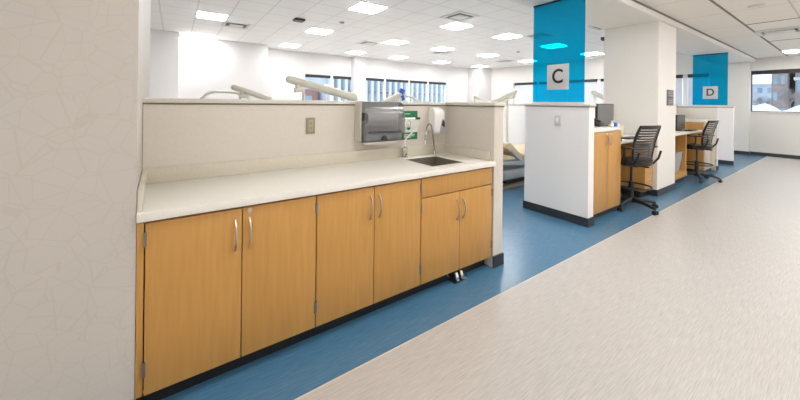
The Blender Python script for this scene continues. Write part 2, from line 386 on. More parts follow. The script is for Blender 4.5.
f.build('frame', VENTW, t); B(-.2, .2, -.22, .22, -0.004, -0.001).build('throat', VENTD, t); B(-.12, .12, -.18, .18, -0.04, -0.02, bev=.004).build('centre_plate', VENTW, t)
# aisle ceiling reveal and cross bars
struct('trim_4', B(XL, XE, 1.135, 1.16, ZA - 0.006, ZA), DARKR)
for x in (8.05, 10.45):
    struct('trim_%d' % (5 if x < 9 else 6), B(x, x + 0.03, -0.1, 1.135, ZA - 0.005, ZA), DARKR)
def disc(name, x, y, z, r, h, m, lb, cat):
    o = MB().lathe([(r * 1.0, 0), (r * 1.0, -h * .4), (r * .8, -h * .8), (r * .3, -h)]).build(name, m); o.location = (x, y, z); return tag(o, lb, cat)
disc('ceiling_speaker', 6.64, 0.84, ZA, 0.085, 0.025, VENTW, 'round white sensor in the aisle ceiling', 'speaker')
disc('smoke_detector', 3.18, 6.96, ZO, 0.06, 0.04, GREYPL, 'small grey round detector below the ceiling, left of the brightest light', 'detector')
disc('smoke_detector', 9.98, 6.98, ZO, 0.06, 0.04, GREYPL, 'small round detector on the ceiling left of the blue C panel', 'detector')
disc('dome_camera', 9.7, 4.08, ZO, 0.07, 0.10, BLKPL, 'small black dome hanging from the ceiling beside the pillar', 'camera')
t = thing('ceiling_speaker', (2.29, 7.31, ZO), 'black rectangular grille box on the ceiling above the left tube arm', 'speaker')
B(-.115, .115, -.11, .11, -0.05, 0, bev=.015).build('housing', BLKPL, t)
B(-.09, .09, -.085, .085, -0.055, -0.048).build('grille', VENTD, t)

# ------------------------------------------------------------------ half walls
def half_wall(name, segs, label, front_faces, h=1.385, m=WARMW, bb=0.10):
    """segs: list of boxes (x0,x1,y0,y1)"""
    x0, x1, y0, y1 = segs[0]
    t = thing(name, ((x0 + x1) / 2, (y0 + y1) / 2, 0), label, 'half wall')
    mb = MB(); cp = MB(); bs = MB(); shd = MB()
    for k, (a, b_, c, d) in enumerate(segs):
        mb.box(a, b_, c, d, 0, h); cp.box(a - .016, b_ + .016, c - .016, d + .016, h, h + .028, bev=.004); shd.box(a - .006, b_ + .006, c - .006, d + .006, h - .010, h)
    for (a, b_, c, d) in front_faces: bs.box(a, b_, c, d, 0, bb)
    mb.build('wall_body', m, t, world=True, smooth=False)
    cp.build('wall_cap', CAPM, t, world=True); shd.build('cap_shadow_strip', DARKR, t, world=True, smooth=False); bs.build('base_strip', DGREY, t, world=True, smooth=False)  # dark strip stands in for the shadow line below the cap
    return t
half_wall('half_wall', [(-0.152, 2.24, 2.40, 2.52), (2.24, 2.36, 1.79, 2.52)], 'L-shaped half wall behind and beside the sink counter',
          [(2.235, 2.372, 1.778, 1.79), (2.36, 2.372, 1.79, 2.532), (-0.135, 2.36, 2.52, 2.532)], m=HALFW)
half_wall('half_wall', [(3.89, 4.02, 1.78, 2.60), (4.02, 6.12, 2.48, 2.60)], 'white half wall that carries the blue panel with the C sign',
          [(3.878, 3.89, 1.768, 2.612), (3.89, 4.03, 1.768, 1.78)], m=WHITE)
half_wall('half_wall', [(9.72, 9.84, 1.79, 2.60), (6.95, 9.72, 2.48, 2.60)], 'cream half wall wrapped around the farther desk with the black chair',
          [(9.708, 9.852, 1.778, 1.79), (9.84, 9.852, 1.79, 2.612)])
half_wall('half_wall', [(10.95, 11.08, 1.74, 2.60), (11.08, 13.0, 2.48, 2.60)], 'white half wall below the blue panel with the D sign',
          [(10.938, 10.95, 1.728, 2.612), (10.95, 11.09, 1.728, 1.74)], m=WHITE)

half_wall('half_wall', [(7.0, 7.12, 4.3, 6.6)], 'white divider half wall behind the dental chair, seen through the gap',
          [(6.988, 7.0, 4.288, 6.612), (7.12, 7.132, 4.288, 6.612)], m=WHITE)
# blue glass panels with letter signs
for X, ch, lb, ls in ((3.945, 'C', 'translucent blue panel between half wall and bulkhead behind the C sign', 'square silver sign with a black letter C on the nearer blue panel'),
                      (11.0, 'D', 'translucent blue panel at the far end behind the D sign', 'small silver sign with a black letter D on the far blue panel')):
    ya, yb_ = (1.86, 2.52) if ch == 'C' else (1.845, 2.49)
    sh_ = .028 if ch == 'C' else .005
    t = thing('glass_panel', (X, 2.16, 1.414), lb, 'glass panel')
    B(X - .006, X + .006, ya, yb_, 1.435, 2.71).build('blue_sheet', ACRYL, t, world=True, smooth=False)
    B(X - .012, X + .012, ya - .003, yb_ + .003, 2.70, 2.72).build('top_channel', BLKPL, t, world=True)
    B(X - .010, X + .010, ya, yb_, 1.414, 1.436).build('bottom_channel', VENTW, t, world=True)
    xs = X - .012
    t = thing('letter_sign', (xs, 2.148 + sh_, 1.75), ls, 'sign')
    B(xs - .006, xs + .005, 2.010 + sh_, 2.286 + sh_, 1.592, 1.908, bev=.002).build('plate', SIGNG, t, world=True)
    letter('letter', ch, 0.245, SIGNK, t, Vector((-.008, 0.0, 0.0)), FACE_X)

# ------------------------------------------------------------------ sink run
YD = 1.79
def arch_pull(x, y, z0, z1, parent, off=0.032):
    n = 9; pts = [(x, y - off * math.sin(math.pi * k / (n - 1)) ** .6, z0 + (z1 - z0) * k / (n - 1)) for k in range(n)]
    MB().tube(pts, 0.0048, 8, flat=1.5).build('handle', NICKEL, parent, world=True)
def hinge(x, z, parent, y=None):
    y = YD if y is None else y
    MB().cyl((x, y - .004, z - .032), (x, y - .004, z + .032), 0.0055, seg=10).box(x - .006, x + .006, y - .002, y + .002, z - .03, z + .03).build('hinge', HINGEM, parent, world=True)
def base_cabinet(x0, x1, label, drawer=False, filler=0.0, hz=(.22, .79), lock=False, ztop=.87, yb=2.39, open_=False):
    t = thing('base_cabinet', ((x0 + x1) / 2, 2.1, 0), label, 'cabinet')
    xa = x0 - filler
    MB().box(xa, xa + .018, YD + .02, yb, .10, ztop).box(x1 - .018, x1, YD + .02, yb, .10, ztop).box(xa + .018, x1 - .018, YD + .02, yb, .10, .118).box(xa + .018, x1 - .018, yb - .012, yb, .118, ztop).box(xa + .018, x1 - .018, YD + .02, YD + .04, ztop - .02, ztop).build('carcass', MAPLE_IN, t, world=True, smooth=False)
    B(xa, x1, YD + .075, yb, 0, .10).build('toe_kick', BLACK, t, world=True)
    if filler: B(xa, x0 - .003, YD + .006, YD + .02, .10, ztop, bev=.001).build('filler_strip', MAPLE, t, world=True)
    zd = .715 if drawer else ztop - .012
    xm = (x0 + x1) / 2; g = .0022
    for k, (a, b_) in enumerate(((x0 + g, xm - g), (xm + g, x1 - g))):
        d = B(a, b_, YD, YD + .018, .102, zd, bev=.0015).build('door', MAPLE, t, world=True)
        hx = xm - .032 if k == 0 else xm + .034
        hh = (.50, .655) if drawer else (.655, .805)
        arch_pull(hx, YD, hh[0], hh[1], d)
        for z in hz: hinge(a - .001 if k == 0 else b_ + .001, z, d)
        if lock and k == 1: MB().cyl((xm + .034, YD - .006, .842), (xm + .034, YD + .002, .842), .011).build('lock', NICKEL, d, world=True)
    if drawer: B(x0 + g, x1 - g, YD, YD + .018, .722, ztop - .012, bev=.0015).build('drawer_front', MAPLE, t, world=True)
    return t
base_cabinet(-.103, .674, 'maple double-door base cabinet next to the patterned left wall, with a keyed lock', filler=.028, lock=True)
base_cabinet(.676, 1.445, 'maple double-door base cabinet, middle one of the three under the sink counter')
base_cabinet(1.447, 2.218, 'maple sink cabinet with a blank drawer front above two short doors', drawer=True, hz=(.21, .65))
# countertop with sink cut-out
SX0, SX1, SY0, SY1 = 1.645, 1.99, 1.905, 2.265
t = thing('countertop', (1.05, 2.09, .87), 'long cream quartz countertop with an undermounted sink cut-out', 'countertop')
mb = MB(); z0, z1 = .872, .91
mb.prism([(-.131, 1.77), (SX0, 1.77), (SX0, 2.398), (-.152, 2.398)], z0, z1, 'z', bev=.002).box(SX1, 2.238, 1.77, 2.398, z0, z1, bev=.002).box(SX0 - .002, SX1 + .002, 1.77, SY0, z0, z1, bev=.002).box(SX0 - .002, SX1 + .002, SY1, 2.398, z0, z1, bev=.002)
mb.build('slab', QUARTZ, t, world=True)
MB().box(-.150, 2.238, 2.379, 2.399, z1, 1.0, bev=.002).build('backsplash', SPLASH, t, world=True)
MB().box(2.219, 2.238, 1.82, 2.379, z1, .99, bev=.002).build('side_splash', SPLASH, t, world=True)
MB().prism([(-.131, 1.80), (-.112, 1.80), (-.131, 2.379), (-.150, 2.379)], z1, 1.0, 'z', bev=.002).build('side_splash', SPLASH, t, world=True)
# sink bowl
t = thing('sink', (1.82, 2.08, .72), 'square undermount stainless steel sink set in the cream countertop', 'sink')
mb = MB(); d = .16; zt = .9085; e_ = .0015
mb.box(SX0 + e_, SX0 + .005, SY0 + e_, SY1 - e_, zt - d, zt).box(SX1 - .005, SX1 - e_, SY0 + e_, SY1 - e_, zt - d, zt).box(SX0 + .005, SX1 - .005, SY0 + e_, SY0 + .005, zt - d, zt).box(SX0 + .005, SX1 - .005, SY1 - .005, SY1 - e_, zt - d, zt).box(SX0 + e_, SX1 - e_, SY0 + e_, SY1 - e_, zt - d - .004, zt - d)
mb.build('bowl', STEEL, t, world=True)
MB().lathe([(.045, .0005), (.045, .004), (.03, .005), (.028, .001)], (1.82, 2.08, zt - d)).build('drain', CHROME, t, world=True)
# gooseneck faucet
t = thing('faucet', (2.035, 2.325, .91), 'tall thin chrome gooseneck spout curving over the sink', 'faucet')
bx, by = 2.035, 2.325
pts = [(bx, by, .93), (2.028, 2.328, 1.02), (2.008, 2.325, 1.12), (1.985, 2.312, 1.175), (1.955, 2.295, 1.205), (1.915, 2.268, 1.212), (1.872, 2.24, 1.195), (1.835, 2.213, 1.15), (1.820, 2.203, 1.10), (1.816, 2.2, 1.06)]
MB().tube(pts, .0075, 10).build('spout', FAUCETM, t, world=True)
MB().lathe([(.020, 0), (.020, .006), (.012, .014), (.010, .035)], (bx, by, .91)).build('base_collar', CHROME, t, world=True)
MB().cyl((pts[-1][0], pts[-1][1], 1.045), (pts[-1][0], pts[-1][1], 1.075), .009).build('aerator', CHROME, t, world=True)
# swing-down eyewash
t = thing('eyewash', (1.70, 2.345, .91), 'small chrome eyewash fixture with a raised pull-down arm left of the sink', 'eyewash')
MB().lathe([(.030, 0), (.030, .010), (.022, .016), (.020, .055), (.027, .062), (.027, .085), (.012, .10)], (1.70, 2.345, .91)).build('valve_body', CHROME, t, world=True)
MB().box(1.668, 1.70, 2.30, 2.335, .93, .975, bev=.006).build('valve_lever', CHROME, t, world=True)
MB().tube([(1.70, 2.34, 1.0), (1.69, 2.335, 1.06), (1.71, 2.33, 1.09), (1.80, 2.31, 1.17), (1.815, 2.305, 1.20), (1.815, 2.305, 1.255)], .0065, 10).build('swing_arm', PLWHITE, t, world=True)
MB().cyl((1.64, 2.315, 1.262), (1.785, 2.305, 1.262), .008, seg=12).build('spray_bar', CHROME, t, world=True)
MB().cyl((1.78, 2.305, 1.262), (1.83, 2.303, 1.262), .011, seg=12).build('end_cap', BLKPL, t, world=True)
MB().cyl((1.685, 2.315, 1.262), (1.685, 2.315, 1.235), .012, seg=12).build('nozzle', PLWHITE, t, world=True)
# foot pedals
t = thing('foot_pedal', (1.83, 1.83, 0), 'pair of steel foot pedals for the sink, low under the sink cabinet', 'pedal')
MB().box(1.79, 1.90, 1.79, 1.86, 0, .012, bev=.003).build('pedal_plate', BLKPL, t, world=True)
MB().box(1.79, 1.89, 1.83, 1.86, .012, .085, bev=.004).build('valve_block', BLKPL, t, world=True)
for x in (1.818, 1.868):
    MB().prism([(1.83, .085), (1.80, .078), (1.787, .05), (1.78, .018), (1.795, .016), (1.805, .05), (1.83, .06)], x - .013, x + .013, 'x', bev=.003).build('pedal', CHROME, t, world=True)
MB().tube([(1.79, 1.85, .03), (1.77, 1.85, .05), (1.76, 1.86, .09)], .008, 8).build('supply_pipe', CHROME, t, world=True)
MB().tube([(1.89, 1.80, .014), (1.915, 1.79, .014), (1.93, 1.80, .014)], .005, 8).build('lever_tip', CHROME, t, world=True)

# towel dispenser
t = thing('paper_towel_dispenser', (1.38, 2.40, 1.09), 'large smoke-grey paper towel dispenser with a beige back, mounted over the counter', 'towel dispenser')
x0, x1 = 1.222, 1.618
MB().prism([(2.398, 1.075), (2.335, 1.075), (2.335, 1.412), (2.398, 1.412)], x0 - .003, x1 + .003, 'x', bev=.006).box(x0 - .003, x0 + .006, 2.288, 2.34, 1.085, 1.405, bev=.003).build('back_housing', PLBEIGE, t, world=True)
cv = [(2.335, 1.08), (2.262, 1.08), (2.25, 1.09), (2.242, 1.12), (2.236, 1.20), (2.238, 1.30), (2.252, 1.36), (2.275, 1.395), (2.305, 1.408), (2.335, 1.41)]
def strip(bm, A, X0, X1):
    v0 = [bm.verts.new((X0, y, z)) for y, z in A]; v1 = [bm.verts.new((X1, y, z)) for y, z in A]
    for k in range(len(A) - 1): bm.faces.new((v0[k], v0[k + 1], v1[k + 1], v1[k]))
    bm.faces.new(v0[::-1]); bm.faces.new(v1)
mb = MB(); strip(mb.bm, cv, x0 + .006, x1)
mb.build('smoke_cover', SMOKE, t, world=True)
MB().cyl((x0 + .045, 2.288, 1.275), (x1 - .075, 2.288, 1.275), .044, seg=32).box(x0 + .045, x1 - .075, 2.29, 2.332, 1.20, 1.35, bev=.02).build('paper_roll', PAPER, t, world=True)
MB().cyl((x0 + .012, 2.29, 1.285), (x0 + .044, 2.29, 1.285), .034, seg=24).build('roll_hub', BLKPL, t, world=True)
MB().box(x0 + .03, x1 - .02, 2.25, 2.33, 1.09, 1.15, bev=.01).build('feed_housing', DENTGREY, t, world=True)
MB().box(x0 + .05, x1 - .03, 2.244, 2.26, 1.15, 1.168, bev=.003).build('feed_bar', BLKPL, t, world=True)
MB().prism([(x0 + .16, 1.095), (x0 + .225, 1.095), (x0 + .208, 1.125), (x0 + .193, 1.133), (x0 + .177, 1.125)], 2.229, 2.242, 'y', bev=.002).build('release_button', BLKPL, t, world=True)
MB().box(x0 + .04, x1 - .08, 2.262, 2.33, 1.060, 1.079, bev=.004).build('paper_outlet', PLBEIGE, t, world=True)
# soap dispenser
t = thing('soap_dispenser', (2.10, 2.40, 1.10), 'white wall soap dispenser with a grey corner, above the sink', 'soap dispenser')
x0, x1 = 2.01, 2.135
MB().prism([(2.399, 1.115), (2.33, 1.10), (2.305, 1.13), (2.295, 1.30), (2.315, 1.345), (2.36, 1.362), (2.399, 1.362)], x0, x1, 'x', bev=.012).build('housing', PLWHITE, t, world=True)
MB().prism([(x0 + .065, 1.11), (x1 - .002, 1.11), (x1 - .002, 1.235), (x1 - .03, 1.25)], 2.288, 2.302, 'y', bev=.002).build('push_bar', DENTGREY, t, world=True)
MB().prism([(x1 - .045, 1.19), (x1 - .008, 1.17), (x1 - .008, 1.215), (x1 - .03, 1.245)], 2.284, 2.289, 'y').build('level_window', BLKPL, t, world=True)
MB().prism([(2.395, 1.12), (2.335, 1.105), (2.312, 1.13), (2.304, 1.20), (2.395, 1.26)], x1 - .002, x1 + .004, 'x').build('side_cover', DENTGREY, t, world=True)
# outlet on the counter wall
t = thing('outlet', (.846, 2.40, 1.16), 'almond wall outlet in a dark metal plate above the counter', 'outlet')
B(.811, .881, 2.392, 2.3995, 1.158, 1.28, bev=.002).build('cover_plate', STEELP, t, world=True)
B(.827, .865, 2.388, 2.3925, 1.175, 1.262, bev=.002).build('socket_face', ALM, t, world=True)
for z in (1.20, 1.238): B(.838, .854, 2.3865, 2.3885, z - .008, z + .008).build('receptacle', STEELP, t, world=True)
# green eyewash poster
t = thing('safety_sign', (1.79, 2.399, 1.19), 'green and white eyewash safety sign on the wall, half behind the towel dispenser', 'sign')
yS = 2.399
B(1.70, 1.878, yS - .003, yS, 1.062, 1.328).build('sign_plate', PAPER, t, world=True, smooth=False)
B(1.70, 1.878, yS - .005, yS - .003, 1.268, 1.328).build('green_band', GREEN, t, world=True, smooth=False)
B(1.70, 1.878, yS - .005, yS - .003, 1.062, 1.128).build('green_band', GREEN, t, world=True, smooth=False)
for (a, b_, z) in ((1.715, 1.79, 1.30), (1.715, 1.85, 1.108), (1.715, 1.84, 1.095), (1.715, 1.80, 1.082)):
    B(a, b_, yS - .006, yS - .005, z - .003, z + .003).build('text_line', PAPER, t, world=True, smooth=False)
MB().prism([(1.755, 1.165), (1.775, 1.148), (1.80, 1.165), (1.79, 1.178), (1.777, 1.168), (1.765, 1.178)], yS - .005, yS - .003, 'y').build('pictogram', GREEN, t, world=True, smooth=False)
MB().tube([(1.777 + .022 * math.cos(k * math.pi / 8), yS - .005, 1.212 + .028 * math.sin(k * math.pi / 8)) for k in range(16)], .0025, 6, closed=True).build('pictogram_ring', DENTGREY, t, world=True)
# light switch on C half wall
t = thing('light_switch', (3.89, 2.145, 1.14), 'white wall switch plate on the white half wall under the C sign', 'switch')
B(3.880, 3.8895, 2.105, 2.185, 1.14, 1.272, bev=.002).build('cover_plate', mat('switch_plate', (.66, .655, .64), .4), t, world=True)
B(3.871, 3.879, 2.130, 2.160, 1.17, 1.24, bev=.002).build('rocker', PLWHITE, t, world=True)
# plaque on the pillar
t = thing('wall_plaque', (6.66, 1.79, 1.40), 'dark grey room plaque with lines of text on the pillar', 'sign')
B(6.50, 6.80, 1.78, 1.7895, 1.41, 1.665, bev=.002).build('plate', PLAQUE, t, world=True)
B(6.50, 6.80, 1.777, 1.781, 1.533, 1.545).build('divider', SIGNK, t, world=True)
for z, a in ((1.63, .18), (1.605, .12), (1.57, .2), (1.49, .17), (1.46, .2), (1.435, .1)):
    B(6.55, 6.55 + a, 1.7775, 1.7805, z - .004, z + .004).build('text_line', PLAQUEL, t, world=True)

# ------------------------------------------------------------------ work station C
MAPLE_GLARE = noise_mat('maple_glare', (0.56, 0.47, 0.36), (0.64, 0.54, 0.42), scale=(9, 9, 0.7), ns=5, detail=6, rough=0.36)  # maple paled to stand in for window glare on the doors
def tall_cabinet(x0, x1, label, slab_to, yb=2.46):
    t = thing('storage_cabinet', ((x0 + x1) / 2, 2.12, 0), label, 'cabinet'); g = .002; xm = (x0 + x1) / 2
    B(x0, x1, YD + .03, yb, .10, 1.075, bev=.001).build('carcass', MAPLE, t, world=True)
    B(x0, x1, YD + .08, yb, 0, .10).build('toe_kick', BLACK, t, world=True)
    B(x0 - .0, x1 + .01, YD, yb, 1.077, 1.115, bev=.003).build('top', QUARTZ, t, world=True)
    for k, (a, b_) in enumerate(((x0 + g, xm - g), (xm + g, x1 - g))):
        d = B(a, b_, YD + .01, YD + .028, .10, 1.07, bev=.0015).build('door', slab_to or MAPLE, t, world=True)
        arch_pull(xm - .035 if k == 0 else xm + .035, YD + .01, .90, 1.04, d)
        for z in (.22, .58, .96): hinge(a if k == 0 else b_, z, d, YD + .01)
    return t
tall_cabinet(4.06, 4.82, 'tall maple two-door cabinet beside the C half wall', None)
def desk(x0, x1, label, files=None, yb=2.47):
    t = thing('desk', ((x0 + x1) / 2, 2.15, 0), label, 'desk')
    B(x0, x1, 1.82, yb, .885, .925, bev=.004).build('desktop', QUARTZ, t, world=True)
    B(x0, x1, yb - .03, yb - .012, .30, .885).build('modesty_panel', MAPLE, t, world=True)
    return t
t = desk(4.832, 6.105, 'stool-height desk with pale top between the C cabinet and the pillar')
B(5.78, 6.10, 1.86, 2.44, .10, .884, bev=.001).build('pedestal', MAPLE, t, world=True)
B(5.79, 6.10, 1.90, 2.44, 0, .10).build('toe_kick', BLACK, t, world=True)
for z0_, z1_ in ((.11, .36), (.365, .615), (.62, .875)):
    d = B(5.785, 6.098, 1.842, 1.86, z0_, z1_, bev=.0015).build('drawer', MAPLE, t, world=True)
    n = 7; pts = [(5.88 + .12 * k / 6, 1.842 - .025 * math.sin(math.pi * k / 6) ** .6, z1_ - .07) for k in range(n)]
    MB().tube(pts, .005, 8).build('handle', NICKEL, d, world=True)
# things on station C
t = thing('monitor', (5.16, 2.15, .925), 'black monitor standing behind the C cabinet top', 'monitor')
B(4.90, 5.43, 2.13, 2.16, 1.09, 1.425, bev=.006).build('casing', BLKPL, t, world=True)
B(4.912, 5.418, 2.126, 2.131, 1.105, 1.412).build('screen', SCREEN, t, world=True, smooth=False)
MB().box(5.25, 5.40, 2.12, 2.24, .926, .94, bev=.006).cyl((5.3, 2.18, .935), (5.3, 2.18, 1.15), .022).build('stand', BLKPL, t, world=True)
t = thing('desk_phone', (4.66, 2.08, 1.115), 'black desk phone on the tall maple cabinet by the C half wall', 'phone')
MB().prism([(1.97, 1.116), (2.10, 1.116), (2.10, 1.19), (2.07, 1.20), (1.97, 1.14)], 4.60, 4.77, 'x', bev=.004).build('phone_body', BLKPL, t, world=True)
MB().box(4.605, 4.65, 1.965, 2.11, 1.19, 1.22, bev=.01, rot=Matrix.Rotation(.32, 4, 'X')).build('handset', BLKPL, t, world=True)
t = thing('pump_bottle', (4.72, 1.87, 1.115), 'small white bottle on the tall maple cabinet beside the phone', 'bottle')
MB().lathe([(.018, .001), (.02, .04), (.016, .055), (.008, .062), (.008, .075)], (4.72, 1.87, 1.115)).build('bottle_body', PLWHITE, t, world=True)
MB().box(4.71, 4.73, 1.85, 1.88, 1.19, 1.20, bev=.003).build('pump_head', PLWHITE, t, world=True)
o = MB().lathe([(.022, .001), (.026, .05), (.024, .055), (.018, .05)], (0, 0, 0)).build('cup', BLUEPL); o.location = (5.155, 2.0, 1.101); tag(o, 'small blue cup standing on the yellow box beside the monitor', 'cup')
def clump(loc, r, label):
    mb = MB()
    for k in range(9):
        a = k * 2.4; mb.sphere((r * .8 * math.cos(a), r * .8 * math.sin(a), r * (.45 + .35 * (k % 3))), r * .45, u=8, v=6)
    o = mb.build('yellow_cloth', YEL); o.location = loc; tag(o, label, 'cloth')
clump((4.77, 1.90, 1.116), .026, 'crumpled yellow cloth on the corner of the tall maple cabinet')
t = thing('tissue_box', (5.0, 1.99, .925), 'pale yellow box on the desk right beside the tall maple cabinet', 'box')
B(5.12, 5.30, 1.95, 2.05, .926, 1.10, bev=.004).build('carton', mat('pale_yellow', (.72, .70, .38), .6), t, world=True)
MB().prism([(1.98, 1.10), (2.02, 1.10), (2.015, 1.145), (1.99, 1.14)], 5.20, 5.28, 'x').build('tissue', PAPER, t, world=True)
t = thing('keyboard', (5.35, 1.97, .925), 'black keyboard on the nearer desk in front of the monitor', 'keyboard')
B(5.22, 5.62, 1.84, 1.96, .926, .942, bev=.003).build('key_tray', BLKPL, t, world=True)
for r_ in range(4): B(5.235, 5.605, 1.848 + r_ * .027, 1.868 + r_ * .027, .942, .947, bev=.001).build('key_row', SLAT, t, world=True)

# ------------------------------------------------------------------ work station D
t = desk(6.965, 8.72, 'stool-height desk with pale top right of the pillar, black monitor on it')
oc = thing('open_shelf_cabinet', (7.52, 2.15, 0), 'open-fronted maple cabinet under the farther desk, holding a grey bin', 'cabinet')
mb = MB()
mb.box(6.97, 6.99, 1.86, 2.43, .10, .884).box(7.82, 7.88, 1.86, 2.43, .10, .884).box(6.99, 7.82, 1.875, 2.43, .17, .19).box(6.99, 7.82, 2.41, 2.43, .19, .884).box(6.99, 7.82, 1.875, 2.41, .866, .884)
mb.build('carcass', MAPLE, oc, world=True, smooth=False)
B(6.97, 7.88, 1.85, 1.873, .10, .19, bev=.002).build('bottom_rail', MAPLE, oc, world=True)
B(6.97, 7.86, 1.90, 2.42, 0, .10).build('toe_kick', BLACK, oc, world=True)
t = thing('waste_bin', (7.75, 2.06, .19), 'grey plastic bin with a rolled rim inside the open maple cabinet', 'bin')
def binshape(z): return 0
b = bmesh.new()
rings = []
for (hx, hy, z) in ((.16, .11, .002), (.185, .13, .20), (.20, .145, .345), (.213, .158, .35), (.213, .158, .37), (.20, .145, .37), (.18, .125, .20), (.152, .10, .012)):
    rings.append([b.verts.new((sx_ * hx, sy_ * hy, z)) for sx_, sy_ in ((-1, -1), (1, -1), (1, 1), (-1, 1))])
for A, C_ in zip(rings, rings[1:]):
    for k in range(4): b.faces.new((A[k], A[(k + 1) % 4], C_[(k + 1) % 4], C_[k]))
b.faces.new(rings[0][::-1]); b.faces.new(rings[-1])
mb = MB(); mb.bm.free(); mb.bm = b; bmesh.ops.bevel(b, geom=[e for e in b.edges if abs((e.verts[0].co - e.verts[1].co).normalized().z) > .5], offset=.02, segments=3, affect='EDGES')
o = mb.build('bin_body', GREYPL, t)
t.location = (7.58, 2.04, .191)
t = tall_cabinet(8.80, 9.70, 'two-door maple cabinet, window glare painted into its fronts, beyond the farther chair, against the cream half wall', MAPLE_GLARE)
t = thing('monitor', (7.85, 2.08, .925), 'black monitor on the farther desk just past the pillar', 'monitor')
B(7.76, 8.27, 1.98, 2.01, .945, 1.235, bev=.006).build('casing', BLKPL, t, world=True)
B(7.772, 8.258, 1.976, 1.981, .957, 1.223).build('screen', mat('screen_dark', (.01, .01, .012), .3), t, world=True, smooth=False)
MB().box(7.90, 8.12, 1.95, 2.08, .926, .938, bev=.005).cyl((8.01, 2.025, .93), (8.01, 2.025, 1.05), .02).build('stand', BLKPL, t, world=True)
t = thing('keyboard', (7.85, 1.9, .925), 'black keyboard on the farther desk beside the farther chair', 'keyboard')
B(8.0, 8.45, 1.83, 1.94, .926, .942, bev=.003).build('key_tray', BLKPL, t, world=True)
for r_ in range(3): B(8.015, 8.435, 1.84 + r_ * .033, 1.866 + r_ * .033, .942, .947, bev=.001).build('key_row', SLAT, t, world=True)

# ------------------------------------------------------------------ drafting chair (faces local +Y)
def drafting_chair(loc, face, a0, label):
    t = thing('drafting_chair', loc, label, 'chair', 'black drafting chairs at the desks')
    t.rotation_euler = (0, 0, face - math.pi / 2)
    hub = MB().lathe([(.05, .075), (.055, .09), (.05, .125), (.034, .14), (.03, .20)]); hub.build('hub', BLKPL, t)
    MB().cyl((0, 0, .20), (0, 0, .36), .032).cyl((0, 0, .36), (0, 0, .585), .015).build('gas_column', BLKPL, t)
    for k in range(5):
        a = a0 - (face - math.pi / 2) + k * 2 * math.pi / 5; c, s = math.cos(a), math.sin(a)
        lg = MB().tube([(.04 * c, .04 * s, .115), (.18 * c, .18 * s, .105), (.32 * c, .32 * s, .078)], [.032, .025, .018], 10).build('leg', BLKPL, t)
        w_ = MB(); px, py = .325 * c, .325 * s; nx, ny = -s, c
        for sg in (-1, 1): w_.cyl((px + nx * .008 * sg, py + ny * .008 * sg, .028), (px + nx * .026 * sg, py + ny * .026 * sg, .028), .028, seg=16)
        w_.cyl((px, py, .03), (px, py, .075), .008, seg=8)
        w_.build('caster', BLKPL, lg)
    MB().tube([(.225 * math.cos(k * math.pi / 16), .225 * math.sin(k * math.pi / 16), .30) for k in range(32)], .012, 8, closed=True).build('foot_ring', BLKPL, t)
    sp = MB()
    for k in range(3):
        a = k * 2.094 + .4; sp.cyl((0, 0, .27), (.222 * math.cos(a), .222 * math.sin(a), .30), .008, seg=8)
    sp.cyl((0, 0, .25), (0, 0, .31), .034).build('ring_bracket', BLKPL, t)
    MB().box(-.10, .10, -.13, .13, .575, .615, bev=.015).box(-.02, .02, -.22, -.10, .58, .60, bev=.005).build('tilt_mechanism', BLKPL, t)
    MB().cyl((.10, .05, .60), (.22, .06, .585), .006, seg=8).box(.20, .25, .045, .075, .578, .592, bev=.005).build('lever', DENTGREY, t)
    # seat: soft contoured slab
    mb = MB(); b = bmesh.new(); n = 12; gr = []
    for i in range(n + 1):
        row = []
        for j in range(n + 1):
            u = -1 + 2 * i / n; v = -1 + 2 * j / n
            q = (1 - .22 * (u * u) * (v * v)); x = .235 * u * q; y = .02 + .23 * v * q
            z = .655 + .012 * u * u - .05 * max(0, v - .55) ** 2 * 4 + .01 * v * v
            row.append(b.verts.new((x, y, z)))
        gr.append(row)
    for i in range(n):
        for j in range(n): b.faces.new((gr[i][j], gr[i + 1][j], gr[i + 1][j + 1], gr[i][j + 1]))
    r = bmesh.ops.extrude_face_region(b, geom=b.faces[:]); bmesh.ops.translate(b, verts=[v for v in r['geom'] if isinstance(v, bmesh.types.BMVert)], vec=(0, 0, -.06))
    mb._merge(b); mb.build('seat', BLKPL, t)
    # backrest frame: rounded rectangle loop, leaning back, and thin slats
    def bp(u, v):   # u -1..1 across, v 0..1 up
        wd = .188 + .03 * math.sin(math.pi * min(1, v * .85)) ; zz = .69 + .44 * v
        yy = -.185 - .11 * v - .05 * math.sin(math.pi * v) * -.6 + .045 * u * u
        return Vector((u * wd, yy - .0 + (.04 * (v - .35) ** 2), zz))
    loop = []
    for k in range(7): loop.append(bp(-1 + 2 * k / 6, 0))
    for k in range(1, 8): loop.append(bp(1, k / 8))
    for k in range(7): loop.append(bp(1 - 2 * k / 6, 1))
    for k in range(1, 8): loop.append(bp(-1, 1 - k / 8))
    bf = MB().tube(loop, .017, 8, closed=True).build('backrest_frame', BLKPL, t)
    for k in range(12):
        v = .07 + .87 * k / 11; pts = [bp(-1 + 2 * i / 8, v) for i in range(9)]
        MB().tube(pts, .0045, 8, flat=3.3 if k < 6 else 2.7).build('slat', SLAT, bf)
    for sg in (-1, 1):
        MB().tube([(sg * .10, -.06, .60), (sg * .20, -.16, .62), (sg * .225, -.21, .70), (sg * .23, -.235, .80)], .014, 8).build('back_support', BLKPL, t)
        ar = MB().tube([(sg * .16, .0, .62), (sg * .255, -.04, .64), (sg * .265, -.07, .74), (sg * .262, -.07, .835)], .013, 8).build('armrest', BLKPL, t)
        MB().box(sg * .262 - .032, sg * .262 + .032, -.17, .07, .833, .856, bev=.01).build('arm_pad', BLKPL, ar)
    return t
a0 = math.atan2(1.477 - 1.80, 5.096 - 5.208)
